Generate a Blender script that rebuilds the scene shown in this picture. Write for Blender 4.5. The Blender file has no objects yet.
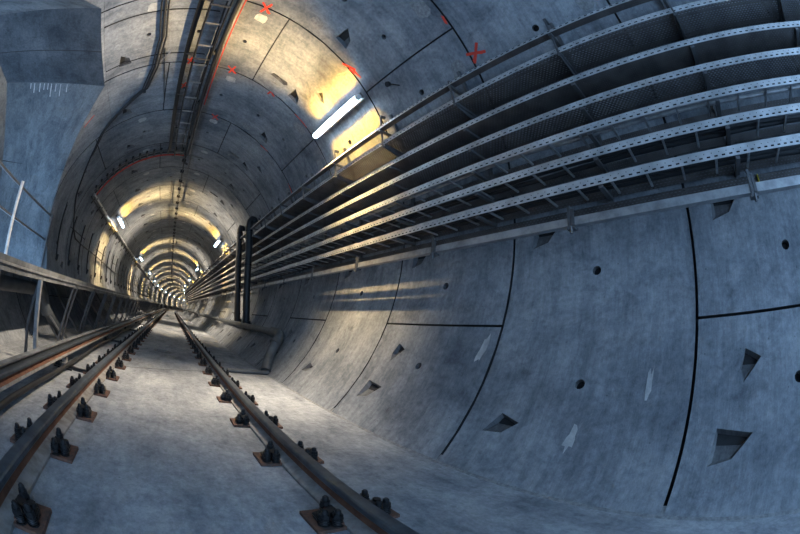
import bpy, bmesh, math, random
from mathutils import Vector, Matrix
random.seed(7)
SC = bpy.context.scene
COL = SC.collection
PI = math.pi
R_ = math.radians

# ------------------------------------------------------------------ camera
cam_d = bpy.data.cameras.new('camera')
cam = bpy.data.objects.new('camera', cam_d)
COL.objects.link(cam)
rr = Vector((0.7774588, -0.62226536, 0.09134344))
uu = Vector((-0.1989858, -0.10559423, 0.97429693))
ff = Vector((0.59662589, 0.77565177, 0.20591713))
m = Matrix((rr, uu, -ff)).transposed().to_4x4()
m.translation = Vector((-0.01057, 0.0, 0.71124))
cam.matrix_world = m
cam_d.type = 'PANO'
cam_d.sensor_fit = 'HORIZONTAL'
cam_d.sensor_width = 36.0
cam_d.sensor_height = 36.0 * 534 / 800
cam_d.clip_start = 0.02
cam_d.clip_end = 500
for holder in (cam_d, getattr(cam_d, 'cycles', None)):
    if holder is None: continue
    try:
        holder.panorama_type = 'FISHEYE_EQUISOLID'
        holder.fisheye_lens = 15.587
        holder.fisheye_fov = 2 * PI
    except Exception:
        pass
SC.camera = cam

# ------------------------------------------------------------------ world, sun, exposure
SC.view_settings.view_transform = 'Standard'
SC.view_settings.look = 'None'
SC.view_settings.gamma = 1.0
SC.view_settings.use_curve_mapping = False
SC.view_settings.exposure = 0.48
w = bpy.data.worlds.new('World'); SC.world = w; w.use_nodes = True
bg = w.node_tree.nodes['Background']
bg.inputs[0].default_value = (0.36, 0.62, 1.0, 1)      # cool fill let in through an open tunnel end added behind the viewer
bg.inputs[1].default_value = 3.0
TUBE_COL = (0.60, 0.80, 1.0)            # cool general light of the tubes
TUBE_POWER = 24.0
LAMP_IN, LAMP_SIDE = (1.0, 0.84, 0.64), (1.0, 0.68, 0.28)
LAMP_COL = (1.0, 0.52, 0.01)            # warm light thrown square to the tube by the louvred fixture
LAMP_WATTS = 27.0

# ------------------------------------------------------------------ tunnel frame (s along, x right, z up)
XC, ZC, RAD = -0.2436, 1.7410, 2.6947
RW, Y0 = 1.5598, 0.0360
S0, KAP = 45.0, 0.0035
SMIN, SMAX = -2.8, 140.0  # near end left open behind the viewer, an added mouth for the world fill
FZ = -0.14
def head(s): return KAP * max(s - S0, 0.0)
def P(s, x, z):
    ph = head(s)
    if s <= S0: return Vector((x, s, z))
    X = (1 - math.cos(ph)) / KAP; Y = S0 + math.sin(ph) / KAP
    return Vector((X + x * math.cos(ph), Y - x * math.sin(ph), z))
def C(s, a, r=RAD):
    a = R_(a)
    return P(s, XC + r * math.cos(a), ZC + r * math.sin(a))
def xz(a, r=RAD):
    a = R_(a); return (XC + r * math.cos(a), ZC + r * math.sin(a))
def srange(a, b, step=1.0, far=4.0):
    out = [a]; s = a
    while s < b - 1e-6:
        s = min(b, s + (step if s < 24 else far)); out.append(s)
    return out
ORD = ['first', 'second', 'third', 'fourth', 'fifth', 'sixth', 'seventh', 'eighth', 'ninth', 'tenth', 'eleventh', 'twelfth', 'thirteenth', 'fourteenth', 'fifteenth', 'sixteenth']

# ------------------------------------------------------------------ materials
def mat(name):
    m = bpy.data.materials.new(name); m.use_nodes = True
    nt = m.node_tree
    return m, nt, nt.nodes['Principled BSDF']
def N(nt, t, **kw):
    n = nt.nodes.new(t)
    for k, v in kw.items():
        if k in n.inputs: n.inputs[k].default_value = v
        else: setattr(n, k, v)
    return n
def ramp(nt, src, stops):
    r = nt.nodes.new('ShaderNodeValToRGB'); nt.links.new(src, r.inputs[0])
    e = r.color_ramp.elements
    while len(e) < len(stops): e.new(0.5)
    for el, (p, c) in zip(e, stops):
        el.position = p; el.color = (*c, 1) if len(c) == 3 else c
    return r.outputs[0]
def mix(nt, f, a, b, bt='MIX'):
    n = nt.nodes.new('ShaderNodeMix'); n.data_type = 'RGBA'; n.blend_type = bt
    for sock, v in ((n.inputs[0], f), (n.inputs[6], a), (n.inputs[7], b)):
        if hasattr(v, 'links'): nt.links.new(v, sock)
        else: sock.default_value = v if not isinstance(v, tuple) else (*v, 1)[:4]
    return n.outputs[2]
def concrete(name, dark, light, seed, streak=(1.0, 6.0), uv=True, bump=0.6, rough=0.97, blot=0.8):
    m, nt, b = mat(name)
    tc = N(nt, 'ShaderNodeTexCoord')
    src = tc.outputs['UV'] if uv else tc.outputs['Object']
    mp = N(nt, 'ShaderNodeMapping'); nt.links.new(src, mp.inputs[0]); mp.inputs[1].default_value = (seed, seed * 1.7, seed)
    mp2 = N(nt, 'ShaderNodeMapping'); nt.links.new(mp.outputs[0], mp2.inputs[0]); mp2.inputs[3].default_value = (streak[1], streak[0], 1)
    n1 = N(nt, 'ShaderNodeTexNoise', Scale=0.9, Detail=8.0, Roughness=0.62); nt.links.new(mp.outputs[0], n1.inputs['Vector'])
    n2 = N(nt, 'ShaderNodeTexNoise', Scale=1.6, Detail=7.0, Roughness=0.7); nt.links.new(mp2.outputs[0], n2.inputs['Vector'])
    n3 = N(nt, 'ShaderNodeTexNoise', Scale=22.0, Detail=10.0, Roughness=0.78); nt.links.new(mp.outputs[0], n3.inputs['Vector'])
    n4 = N(nt, 'ShaderNodeTexNoise', Scale=4.0, Detail=5.0, Roughness=0.6, Distortion=1.2); nt.links.new(mp.outputs[0], n4.inputs['Vector'])
    c1 = ramp(nt, n1.outputs[0], [(0.32, dark), (0.68, light)])
    c2 = ramp(nt, n2.outputs[0], [(0.3, (0.62, 0.63, 0.65)), (0.55, (1, 1, 1)), (0.8, (1.12, 1.1, 1.07))])
    c3 = ramp(nt, n3.outputs[0], [(0.32, (0.62, 0.63, 0.65)), (0.62, (1.1, 1.1, 1.1))])
    c4 = ramp(nt, n4.outputs[0], [(0.25, (0.6, 0.6, 0.62)), (0.42, (1, 1, 1)), (0.7, (1, 1, 1)), (0.8, (1.25, 1.24, 1.2))])
    c = mix(nt, 0.9, c1, c2, 'MULTIPLY'); c = mix(nt, 0.9, c, c3, 'MULTIPLY'); c = mix(nt, blot, c, c4, 'MULTIPLY')
    vo = N(nt, 'ShaderNodeTexVoronoi', Scale=9.0); nt.links.new(mp.outputs[0], vo.inputs['Vector'])
    pit = ramp(nt, vo.outputs['Distance'], [(0.035, (0.35, 0.35, 0.35)), (0.07, (1, 1, 1))])
    mp3 = N(nt, 'ShaderNodeMapping'); nt.links.new(mp.outputs[0], mp3.inputs[0]); mp3.inputs[3].default_value = (streak[1] * 5, streak[0] * 2.5, 1)
    n6 = N(nt, 'ShaderNodeTexNoise', Scale=3.0, Detail=6.0, Roughness=0.8); nt.links.new(mp3.outputs[0], n6.inputs['Vector'])
    c6 = ramp(nt, n6.outputs[0], [(0.3, (0.7, 0.7, 0.71)), (0.5, (1, 1, 1)), (0.66, (1.0, 1.0, 1.0)), (0.74, (1.45, 1.42, 1.38))])
    c = mix(nt, 0.7, c, c6, 'MULTIPLY')
    c = mix(nt, 0.6, c, pit, 'MULTIPLY')
    n5 = N(nt, 'ShaderNodeTexNoise', Scale=2.3, Detail=9.0, Roughness=0.75, Distortion=0.6); nt.links.new(mp.outputs[0], n5.inputs['Vector'])
    c5 = ramp(nt, n5.outputs[0], [(0.36, (0.62, 0.63, 0.66)), (0.5, (1, 1, 1)), (0.66, (1.2, 1.18, 1.15))])
    c = mix(nt, 0.75, c, c5, 'MULTIPLY')
    nt.links.new(c, b.inputs['Base Color'])
    b.inputs['Roughness'].default_value = rough
    b.inputs['Specular IOR Level'].default_value = 0.12
    ad = N(nt, 'ShaderNodeMath', operation='ADD'); nt.links.new(n3.outputs[0], ad.inputs[0]); nt.links.new(n2.outputs[0], ad.inputs[1])
    bp = N(nt, 'ShaderNodeBump', Strength=bump, Distance=0.012); nt.links.new(ad.outputs[0], bp.inputs['Height'])
    nt.links.new(bp.outputs[0], b.inputs['Normal'])
    return m
def plain(name, col, rough=0.6, metal=0.0, var=0.3, scale=20.0, col2=None, bump=0.2):
    m, nt, b = mat(name)
    tc = N(nt, 'ShaderNodeTexCoord')
    n = N(nt, 'ShaderNodeTexNoise', Scale=scale, Detail=6.0, Roughness=0.65); nt.links.new(tc.outputs['Object'], n.inputs['Vector'])
    c2 = col2 or tuple(v * (1 - var) for v in col)
    c = ramp(nt, n.outputs[0], [(0.35, c2), (0.62, col)])
    nt.links.new(c, b.inputs['Base Color'])
    b.inputs['Roughness'].default_value = rough; b.inputs['Metallic'].default_value = metal
    if bump:
        bp = N(nt, 'ShaderNodeBump', Strength=bump, Distance=0.004); nt.links.new(n.outputs[0], bp.inputs['Height']); nt.links.new(bp.outputs[0], b.inputs['Normal'])
    return m
def perforated(name, col, pu, pv, du, dv, stagger=False, rough=0.45, metal=0.6):
    """sheet steel with see-through slots, or slots painted dark on edge strips, laid out in its own sheet coordinates"""
    m, nt, b = mat(name)
    tc = N(nt, 'ShaderNodeTexCoord'); sp = N(nt, 'ShaderNodeSeparateXYZ'); nt.links.new(tc.outputs['UV'], sp.inputs[0])
    def M(op, a, b_=None):
        n = N(nt, 'ShaderNodeMath', operation=op)
        for i, v in enumerate((a, b_)):
            if v is None: continue
            if hasattr(v, 'links'): nt.links.new(v, n.inputs[i])
            else: n.inputs[i].default_value = v
        return n.outputs[0]
    if pv is None:                       # edge strip: hole darkness put into the colour; long slots low, small holes above
        def row(uo, w_, vc, hv):
            fu = M('ABSOLUTE', M('SUBTRACT', M('FRACT', M('ADD', M('DIVIDE', sp.outputs[0], pu), uo)), 0.5))
            fv = M('ABSOLUTE', M('SUBTRACT', sp.outputs[1], vc))
            return M('MULTIPLY', M('LESS_THAN', fu, w_), M('LESS_THAN', fv, hv))
        hole = M('MAXIMUM', row(0.0, 0.23, 0.020, 0.0055), row(0.5, 0.06, 0.046, 0.003))
    else:
        v = M('DIVIDE', sp.outputs[1], pv); u = M('DIVIDE', sp.outputs[0], pu)
        if stagger: u = M('ADD', u, M('MULTIPLY', M('FLOOR', v), 0.5))
        fu = M('ABSOLUTE', M('SUBTRACT', M('FRACT', u), 0.5)); fv = M('ABSOLUTE', M('SUBTRACT', M('FRACT', v), 0.5))
        hole = M('MULTIPLY', M('LESS_THAN', fu, du / 2), M('LESS_THAN', fv, dv / 2))
    nz = N(nt, 'ShaderNodeTexNoise', Scale=6.0, Detail=6.0); nt.links.new(tc.outputs['Object'], nz.inputs['Vector'])
    c = ramp(nt, nz.outputs[0], [(0.35, tuple(x * 0.6 for x in col)), (0.65, col)])
    nt.links.new(c, b.inputs['Base Color']); b.inputs['Roughness'].default_value = rough; b.inputs['Metallic'].default_value = metal
    tr = N(nt, 'ShaderNodeBsdfTransparent') if pv else N(nt, 'ShaderNodeBsdfDiffuse', Color=(0.012, 0.012, 0.014, 1)); mx = N(nt, 'ShaderNodeMixShader')
    nt.links.new(hole, mx.inputs[0]); nt.links.new(b.outputs[0], mx.inputs[1]); nt.links.new(tr.outputs[0], mx.inputs[2])
    out = [n for n in nt.nodes if n.type == 'OUTPUT_MATERIAL'][0]
    nt.links.new(mx.outputs[0], out.inputs[0])
    return m
def emit(name, col, st):
    m, nt, b = mat(name)
    b.inputs['Base Color'].default_value = (0.9, 0.9, 0.85, 1)
    b.inputs['Emission Color'].default_value = (*col, 1); b.inputs['Emission Strength'].default_value = st
    return m
M_LIN = concrete('lining_concrete', (0.17, 0.185, 0.205), (0.37, 0.385, 0.40), 3.1, streak=(0.7, 4.5))
M_FLOOR = concrete('slab_concrete', (0.26, 0.275, 0.295), (0.44, 0.45, 0.46), 11.3, streak=(3.0, 0.8), blot=0.5)
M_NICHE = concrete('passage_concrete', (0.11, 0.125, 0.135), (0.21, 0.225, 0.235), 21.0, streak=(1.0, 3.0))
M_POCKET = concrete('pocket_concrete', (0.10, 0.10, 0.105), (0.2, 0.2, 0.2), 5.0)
M_GAP = plain('joint_gasket', (0.02, 0.02, 0.022), 0.9)
M_PATCHL = plain('pale_mortar', (0.5, 0.5, 0.49), 0.9, scale=9, col2=(0.3, 0.3, 0.3))
M_PATCHD = plain('grey_stamp', (0.16, 0.165, 0.17), 0.9, scale=30, col2=(0.3, 0.3, 0.3))
M_RED = plain('red_paint', (0.75, 0.045, 0.02), 0.6, scale=12, col2=(0.55, 0.04, 0.02))
M_HEAD = plain('rail_head_steel', (0.10, 0.115, 0.13), 0.42, 0.5, scale=9, col2=(0.055, 0.06, 0.07), bump=0.05)
M_RUST = plain('rail_rust', (0.20, 0.088, 0.05), 0.8, 0.1, scale=14, col2=(0.10, 0.045, 0.028), bump=0.4)
M_PLATE = plain('fastener_plate_rust', (0.17, 0.08, 0.05), 0.8, 0.1, scale=20, col2=(0.05, 0.035, 0.03), bump=0.4)
M_DUST = plain('rail_foot_dusty', (0.27, 0.26, 0.25), 0.85, 0.0, scale=12, col2=(0.16, 0.14, 0.125))
M_BLACK = plain('black_steel', (0.028, 0.028, 0.03), 0.42, 0.5, scale=30, bump=0.3)
M_RUBBER = plain('black_rubber', (0.018, 0.018, 0.02), 0.5, 0.0, scale=30)
M_TRAY = perforated('slotted_tray_steel', (0.58, 0.58, 0.58), 0.062, None, 0, 0, metal=0.3)
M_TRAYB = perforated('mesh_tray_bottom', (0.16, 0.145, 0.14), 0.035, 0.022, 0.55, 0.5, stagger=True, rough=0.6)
M_GALV = plain('galvanised_steel', (0.42, 0.42, 0.42), 0.45, 0.55, scale=8, col2=(0.24, 0.24, 0.245))
M_DKGALV = plain('dark_bracket_steel', (0.14, 0.14, 0.145), 0.5, 0.6, scale=12)
M_WALK = plain('walkway_steel', (0.20, 0.205, 0.21), 0.65, 0.1, scale=5, col2=(0.08, 0.085, 0.09))
M_PIPE = plain('grey_green_pipe', (0.085, 0.095, 0.105), 0.6, 0.0, scale=6, col2=(0.05, 0.055, 0.06))
M_LAMPBODY = plain('white_lamp_housing', (0.7, 0.7, 0.68), 0.5, 0.0)
M_LAMP = emit('lamp_tube_glow', TUBE_COL, TUBE_POWER)
M_CABLER = plain('red_cable_sheath', (0.62, 0.05, 0.03), 0.5)
M_WHITE = plain('weathered_white_pole', (0.62, 0.6, 0.56), 0.6, 0.0, scale=9, col2=(0.4, 0.39, 0.37))

# ------------------------------------------------------------------ mesh builder
class MB:
    def __init__(s): s.v = []; s.f = []; s.m = []; s.uv = []; s.sm = []
    def face(s, idx, mi=0, uv=None, sm=False):
        s.f.append(tuple(idx)); s.m.append(mi); s.uv.append(uv); s.sm.append(sm)
    def add(s, p): s.v.append(tuple(p)); return len(s.v) - 1
    def box(s, T, x0, x1, y0, y1, z0, z1, mi=0):
        b = [s.add(T(Vector((x, y, z)))) for x in (x0, x1) for y in (y0, y1) for z in (z0, z1)]
        for q in ((0, 1, 3, 2), (4, 6, 7, 5), (0, 4, 5, 1), (2, 3, 7, 6), (0, 2, 6, 4), (1, 5, 7, 3)):
            s.face([b[i] for i in q], mi)
    def sweep(s, prof, ss, mi=0, closed=True, caps=True, sm=False, off=None, mis=None):
        """carry a profile [(x,z)..] along the tunnel at stations ss"""
        n = len(prof); rows = []
        L = [0]
        for i in range(n): a = prof[i]; b = prof[(i + 1) % n]; L.append(L[-1] + math.hypot(a[0] - b[0], a[1] - b[1]))
        for t in ss:
            dx, dz = off(t) if off else (0, 0)
            rows.append([s.add(P(t, x + dx, z + dz)) for x, z in prof])
        for k in range(len(ss) - 1):
            for i in range(n if closed else n - 1):
                j = (i + 1) % n
                s.face((rows[k][i], rows[k][j], rows[k + 1][j], rows[k + 1][i]), mis[i] if mis else mi,
                       [(ss[k], L[i]), (ss[k], L[i + 1]), (ss[k + 1], L[i + 1]), (ss[k + 1], L[i])], sm)
        if caps and closed:
            s.face(rows[0][::-1], mi); s.face(rows[-1], mi)
    def tube(s, pts, r, n=8, mi=0, caps=True):
        pts = [Vector(p) for p in pts]; rows = []
        up = None
        for i, p in enumerate(pts):
            d = (pts[min(i + 1, len(pts) - 1)] - pts[max(i - 1, 0)]).normalized()
            if up is None:
                up = Vector((0, 0, 1)) if abs(d.z) < 0.9 else Vector((1, 0, 0))
            a = d.cross(up); 
            if a.length < 1e-6: a = d.orthogonal()
            a.normalize(); b = a.cross(d); up = b
            q = r(i) if callable(r) else r
            rows.append([s.add(p + (a * math.cos(2 * PI * k / n) + b * math.sin(2 * PI * k / n)) * q) for k in range(n)])
        for i in range(len(rows) - 1):
            for k in range(n):
                s.face((rows[i][k], rows[i + 1][k], rows[i + 1][(k + 1) % n], rows[i][(k + 1) % n]), mi, None, True)
        if caps: s.face(rows[0], mi); s.face(rows[-1][::-1], mi)
    def bar(s, a, b, w, h, mi=0, up=Vector((0, 0, 1))):
        a = Vector(a); b = Vector(b); d = (b - a).normalized()
        x = d.cross(up)
        if x.length < 1e-4: x = d.cross(Vector((0, 1, 0)))
        x.normalize(); z = x.cross(d)
        q = [s.add(p + x * i * w / 2 + z * j * h / 2) for p in (a, b) for i, j in ((-1, -1), (1, -1), (1, 1), (-1, 1))]
        for f in ((0, 1, 2, 3), (7, 6, 5, 4), (0, 4, 5, 1), (1, 5, 6, 2), (2, 6, 7, 3), (3, 7, 4, 0)): s.face([q[i] for i in f], mi)
    def cyl(s, base, axis, r, h, n=12, mi=0, r2=None):
        base = Vector(base); axis = Vector(axis).normalized(); r2 = r if r2 is None else r2
        a = axis.orthogonal().normalized(); b = axis.cross(a)
        lo = [s.add(base + (a * math.cos(2 * PI * k / n) + b * math.sin(2 * PI * k / n)) * r) for k in range(n)]
        hi = [s.add(base + axis * h + (a * math.cos(2 * PI * k / n) + b * math.sin(2 * PI * k / n)) * r2) for k in range(n)]
        for k in range(n): s.face((lo[k], lo[(k + 1) % n], hi[(k + 1) % n], hi[k]), mi, None, n > 7)
        s.face(lo[::-1], mi); s.face(hi, mi)
    def build(s, name, mats, parent=None, sharp=None, recalc=True):
        me = bpy.data.meshes.new(name)
        me.from_pydata(s.v, [], s.f)
        for mm in (mats if isinstance(mats, (list, tuple)) else [mats]): me.materials.append(mm)
        me.polygons.foreach_set('material_index', s.m)
        me.polygons.foreach_set('use_smooth', s.sm)
        if any(u is not None for u in s.uv):
            ul = me.uv_layers.new(name='UVMap'); k = 0
            flat = []
            for f, u in zip(s.f, s.uv):
                for i in range(len(f)):
                    if u is None: p = s.v[f[i]]; flat += [p[1], p[0]]
                    else: flat += list(u[i])
            ul.data.foreach_set('uv', flat)
        if recalc:
            bm = bmesh.new(); bm.from_mesh(me)
            bmesh.ops.recalc_face_normals(bm, faces=bm.faces)
            if sharp:
                for e in bm.edges:
                    if len(e.link_faces) == 2 and e.calc_face_angle(0) > sharp: e.smooth = False
            else:
                for e in bm.edges:
                    if len(e.link_faces) == 2 and e.calc_face_angle(0) > 0.9: e.smooth = False
            bm.to_mesh(me); bm.free()
        me.update()
        o = bpy.data.objects.new(name, me); COL.objects.link(o)
        if parent: o.parent = parent
        return o
ID = lambda p: p
def tag(o, label, cat, group=None, kind=None):
    if label: o['label'] = label
    if cat: o['category'] = cat
    if group: o['group'] = group
    if kind: o['kind'] = kind
    return o
def empty(name, loc=(0, 0, 0), rz=0.0):
    o = bpy.data.objects.new(name, None); COL.objects.link(o); o.location = loc; o.rotation_euler = (0, 0, rz)
    o.empty_display_size = 0.05
    return o
KIDS = {}
def child(o, par):
    KIDS.setdefault(par.name, []).append(o); o.parent = par; return o
def copy_tree(o, parent=None):
    c = o.copy(); COL.objects.link(c)
    if parent: c.parent = parent
    for k in KIDS.get(o.name, []):
        child(copy_tree(k), c)
    return c
def place(o, s, x=0.0, z=0.0):
    o.location = P(s, x, z); o.rotation_euler = (0, 0, -head(s)); return o
def struct(o): o['kind'] = 'structure'; return o

# ------------------------------------------------------------------ arched cross passage outline (s, z)
ARCH_H = [(4.82, 3.58), (5.20, 3.35), (5.52, 3.08), (5.87, 2.74), (6.14, 2.35), (6.27, 2.05), (6.32, 1.74), (6.32, 0.62)]
SM = 3.945
ARCH = [(2 * SM - a, b) for a, b in ARCH_H[::-1]] + ARCH_H            # from near bottom over the crown to far bottom
def in_arch(s, z, grow=0.0):
    if z < 0.62: return False
    for (a, b), (c, d) in zip(ARCH, ARCH[1:]):
        # inside is to the right of the travelling direction (near -> crown -> far)
        if (c - a) * (z - b) - (d - b) * (s - a) > grow: return False
    return True

# ------------------------------------------------------------------ lining
JODD = [-84.3, -18.8, 46.7, 112.2, 177.7, 243.2]
JEVEN = [-51.6, 13.9, 79.4, 144.9, 210.4, 275.9]
TRI = [(0.12, -0.075), (0.03, 0.085), (-0.13, 0.035), (-0.03, -0.06)]
TRI2 = [(0.13, -0.12), (0.11, 0.10), (-0.14, 0.065), (-0.02, -0.08)]
TRI3 = [(0.03, 0.10), (-0.09, 0.04), (0.04, -0.11), (0.07, -0.02)]
SLOT = [(0.02, 0.17), (-0.05, 0.13), (-0.06, -0.15), (0.00, -0.18), (0.05, -0.12)]
def circ(r, n=12): return [(r * math.cos(-2 * PI * k / n + 0.3), r * math.sin(-2 * PI * k / n + 0.3)) for k in range(n)]
def pockets(i):
    """bolt pockets of ring i: (offset along the ring, angle, outline, depth)"""
    out = []
    for a in (-28, -10.1, 37.6, 88.4, 104.5, 121.1, 155, 171, 188, 204):
        out.append((0.78, a, circ(0.036), 0.09, 0.9))
    out.append((0.80, 55.4, TRI3 if i % 2 == 0 else circ(0.035), 0.07, 0.6))
    if i % 2: out += [(1.17, -25.6, TRI3, 0.06, 0.55), (0.80, 70.3, circ(0.036), 0.08, 0.9)]
    out += [(1.25, -35.6, TRI if i % 2 == 0 else TRI2, 0.06, 0.5), (1.24, -2.3, TRI2, 0.07, 0.5),
            (1.24, 30.7, TRI2, 0.07, 0.5), (1.24, 62.8, TRI2, 0.08, 0.5), (1.24, 96.0, TRI, 0.06, 0.5), (1.24, 129.0, TRI2, 0.07, 0.5),
            (1.24, 163.0, TRI, 0.07, 0.5), (1.24, 196.0, TRI, 0.07, 0.5)]
    if i % 2 == 0: out.append((1.17, 71.1, SLOT, 0.06, 0.5))
    return out
def panel(mb, s0, s1, a0, a1, pk):
    g = 0.011; ga = math.degrees(0.010 / RAD)
    s0 += g; s1 -= g; a0 += ga; a1 -= ga
    cells = []
    for (so, a, poly, dep, sc) in pk:
        hs = max(abs(p[0]) for p in poly) + 0.025; ha = math.degrees((max(abs(p[1]) for p in poly) + 0.025) / RAD)
        if a - ha > a0 + 0.2 and a + ha < a1 - 0.2 and so + hs < s1 and so - hs > s0:
            cells.append([so - hs, so + hs, a - ha, a + ha, so, a, poly, dep, sc])
    def merge(i, j):
        for _ in range(4):
            for c in cells:
                for d in cells:
                    if c[i] < d[j] - 1e-9 and d[i] < c[j] - 1e-9:
                        c[i] = d[i] = min(c[i], d[i]); c[j] = d[j] = max(c[j], d[j])
    merge(0, 1); merge(2, 3)
    sl = sorted(set([round(v, 6) for v in [s0, s1] + [c[0] for c in cells] + [c[1] for c in cells]]))
    al = set([round(v, 6) for v in [a0, a1] + [c[2] for c in cells] + [c[3] for c in cells]])
    base = sorted(al); al = list(base)
    for p, q in zip(base, base[1:]):
        mid = (p + q) / 2
        if any(c[2] < mid < c[3] for c in cells): continue
        n = max(1, int((q - p) / 3.5 + 0.5))
        al += [p + (q - p) * k / n for k in range(1, n)]
    al = sorted(set(al))
    idx = {}
    def V(i, j):
        if (i, j) not in idx: idx[(i, j)] = mb.add(C(sl[i], al[j]))
        return idx[(i, j)]
    uvf = lambda s, a: (s, R_(a) * RAD)
    for i in range(len(sl) - 1):
        for j in range(len(al) - 1):
            ms, ma = (sl[i] + sl[i + 1]) / 2, (al[j] + al[j + 1]) / 2
            hit = [c for c in cells if c[0] < ms < c[1] and c[2] < ma < c[3]]
            if not hit:
                mb.face((V(i, j), V(i + 1, j), V(i + 1, j + 1), V(i, j + 1)), 0,
                        [uvf(sl[i], al[j]), uvf(sl[i + 1], al[j]), uvf(sl[i + 1], al[j + 1]), uvf(sl[i], al[j + 1])], True)
                continue
            c = hit[0]; so, a, poly, dep, sc = c[4:]
            pts = [(so + p[0], a + math.degrees(p[1] / RAD)) for p in poly]
            n = len(pts)
            # boundary of the cell walked the same way round as the outline
            cs = [(sl[i], al[j]), (sl[i], al[j + 1]), (sl[i + 1], al[j + 1]), (sl[i + 1], al[j])]
            cv = [V(i, j), V(i, j + 1), V(i + 1, j + 1), V(i + 1, j)]
            ar = sum(pts[k][0] * pts[(k + 1) % n][1] - pts[(k + 1) % n][0] * pts[k][1] for k in range(n))
            arc_ = sum(cs[k][0] * cs[(k + 1) % 4][1] - cs[(k + 1) % 4][0] * cs[k][1] for k in range(4))
            if ar * arc_ < 0: pts = pts[::-1]
            rim = [mb.add(C(p[0], p[1])) for p in pts]
            cen = (so, a)
            amax = max(p[1] for p in pts); amin = min(p[1] for p in pts)
            def bz(p): return dep if sc > 0.8 else dep * (0.12 + 1.0 * (p[1] - amin) / (amax - amin))
            q_ = sc if sc > 0.8 else 0.78
            bot = [mb.add(C(cen[0] + (p[0] - cen[0]) * q_, cen[1] + (p[1] - cen[1]) * q_, RAD + bz(p))) for p in pts]
            ang = lambda p: math.atan2((p[1] - a) * 0.047, p[0] - so)
            near = [min(range(n), key=lambda k: abs((ang(pts[k]) - ang(cc) + PI) % (2 * PI) - PI)) for cc in cs]
            for q in range(4):
                k0, k1 = near[q], near[(q + 1) % 4]
                fan = [rim[k0]]; fp = [pts[k0]]; k = k0
                while k != k1:
                    k = (k + 1) % n; fan.append(rim[k]); fp.append(pts[k])
                    if len(fan) > n: break
                ids = [cv[q], cv[(q + 1) % 4]] + fan[::-1]; pp = [cs[q], cs[(q + 1) % 4]] + fp[::-1]
                mb.face(ids, 0, [uvf(*p_) for p_ in pp], True)
            for k in range(n):
                k2 = (k + 1) % n
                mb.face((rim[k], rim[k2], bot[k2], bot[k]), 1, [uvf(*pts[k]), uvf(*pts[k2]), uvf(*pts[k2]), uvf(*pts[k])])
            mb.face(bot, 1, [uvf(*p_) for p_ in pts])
    # edges of the segment turning back into the joint
    D = 0.05
    def skirt(pairs):
        prev = None
        for vi, (s, a) in pairs:
            o = mb.add(C(s, a, RAD + D))
            if prev: mb.face((prev[0], vi, o, prev[1]), 2)
            prev = (vi, o)
    skirt([(V(i, 0), (sl[i], al[0])) for i in range(len(sl))]); skirt([(V(i, len(al) - 1), (sl[i], al[-1])) for i in range(len(sl))])
    skirt([(V(0, j), (sl[0], al[j])) for j in range(len(al))]); skirt([(V(len(sl) - 1, j), (sl[-1], al[j])) for j in range(len(al))])

def lining(name, lo, hi):
    # rings of segments; the last part of the tunnel is out of sight round the bend
    mb = MB()
    i0 = int((SMIN - Y0) // RW); i1 = int((SMAX - Y0) // RW)
    for i in range(i0, i1):
        y0 = Y0 + i * RW
        js = JODD if i % 2 else JEVEN
        cuts = [lo] + [a for a in js if lo + 0.5 < a < hi - 0.5] + [hi]
        for a0, a1 in zip(cuts, cuts[1:]):
            e0 = a0 if a0 in js else a0 - 0.17; e1 = a1 if a1 in js else a1 + 0.17   # butt against the next mesh without a gap
            pk = [(y0 + so, a, p, d, sc) for so, a, p, d, sc in pockets(i)] if y0 < 60 else []
            panel(mb, y0, y0 + RW, e0, e1, pk)
    # dark gasket shell behind the joints
    ss = srange(SMIN, SMAX - 1, 1.56, 4.0)
    n = int((hi - lo) / 5) + 1
    rows = [[mb.add(C(s, lo + (hi - lo) * k / n, RAD + 0.045)) for k in range(n + 1)] for s in ss]
    for r0, r1, sa, sb in zip(rows, rows[1:], ss, ss[1:]):
        for k in range(n):
            am = lo + (hi - lo) * (k + 0.5) / n
            mb.face((r0[k], r0[k + 1], r1[k + 1], r1[k]), 2)
    return mb
def painted(mb, s, a, w, h, mi, rot=0.0, jag=0.0, n=1):
    """a thin painted / mortared patch 1.5 mm proud of the lining, centred at s, a (w along the tunnel, h round it, metres)"""
    pts = []
    K = 12 if jag else 4
    for k in range(K):
        if K == 4: u, v = [(-1, -1), (1, -1), (1, 1), (-1, 1)][k]
        else:
            t = 2 * PI * k / K; u, v = math.cos(t), math.sin(t); q = 1 / max(abs(u), abs(v)) * (1 - jag * random.random()); u *= q; v *= q
        u *= w / 2; v *= h / 2
        pts.append((u * math.cos(rot) - v * math.sin(rot), u * math.sin(rot) + v * math.cos(rot)))
    vs = [mb.add(C(s + u, a + math.degrees(v / RAD), RAD - 0.004)) for u, v in pts]
    mb.face(vs, mi, [(s + u, v) for u, v in pts])
LM = [M_LIN, M_POCKET, M_GAP, M_RED, M_PATCHL, M_PATCHD]
def red_x(mb, s, a, r=0.1, rot=0.5):
    for q in (0, PI / 2 - 0.3):
        painted(mb, s, a, 0.032, r * 2.2, 3, rot + q)
        painted(mb, s + 0.012, a, 0.014, r * 1.7, 3, rot + q + 0.12)

# right wall
mb = lining('wall_right', -50, 30)
painted(mb, 1.72, -23.2, 0.07, 0.30, 4, 0.2, 0.6); painted(mb, 0.75, -36.0, 0.09, 0.22, 4, 0.1, 0.6)
painted(mb, 0.33, -27.5, 0.05, 0.24, 4, 0.0, 0.7)
struct(mb.build('wall_right', LM, sharp=0.35))
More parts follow.
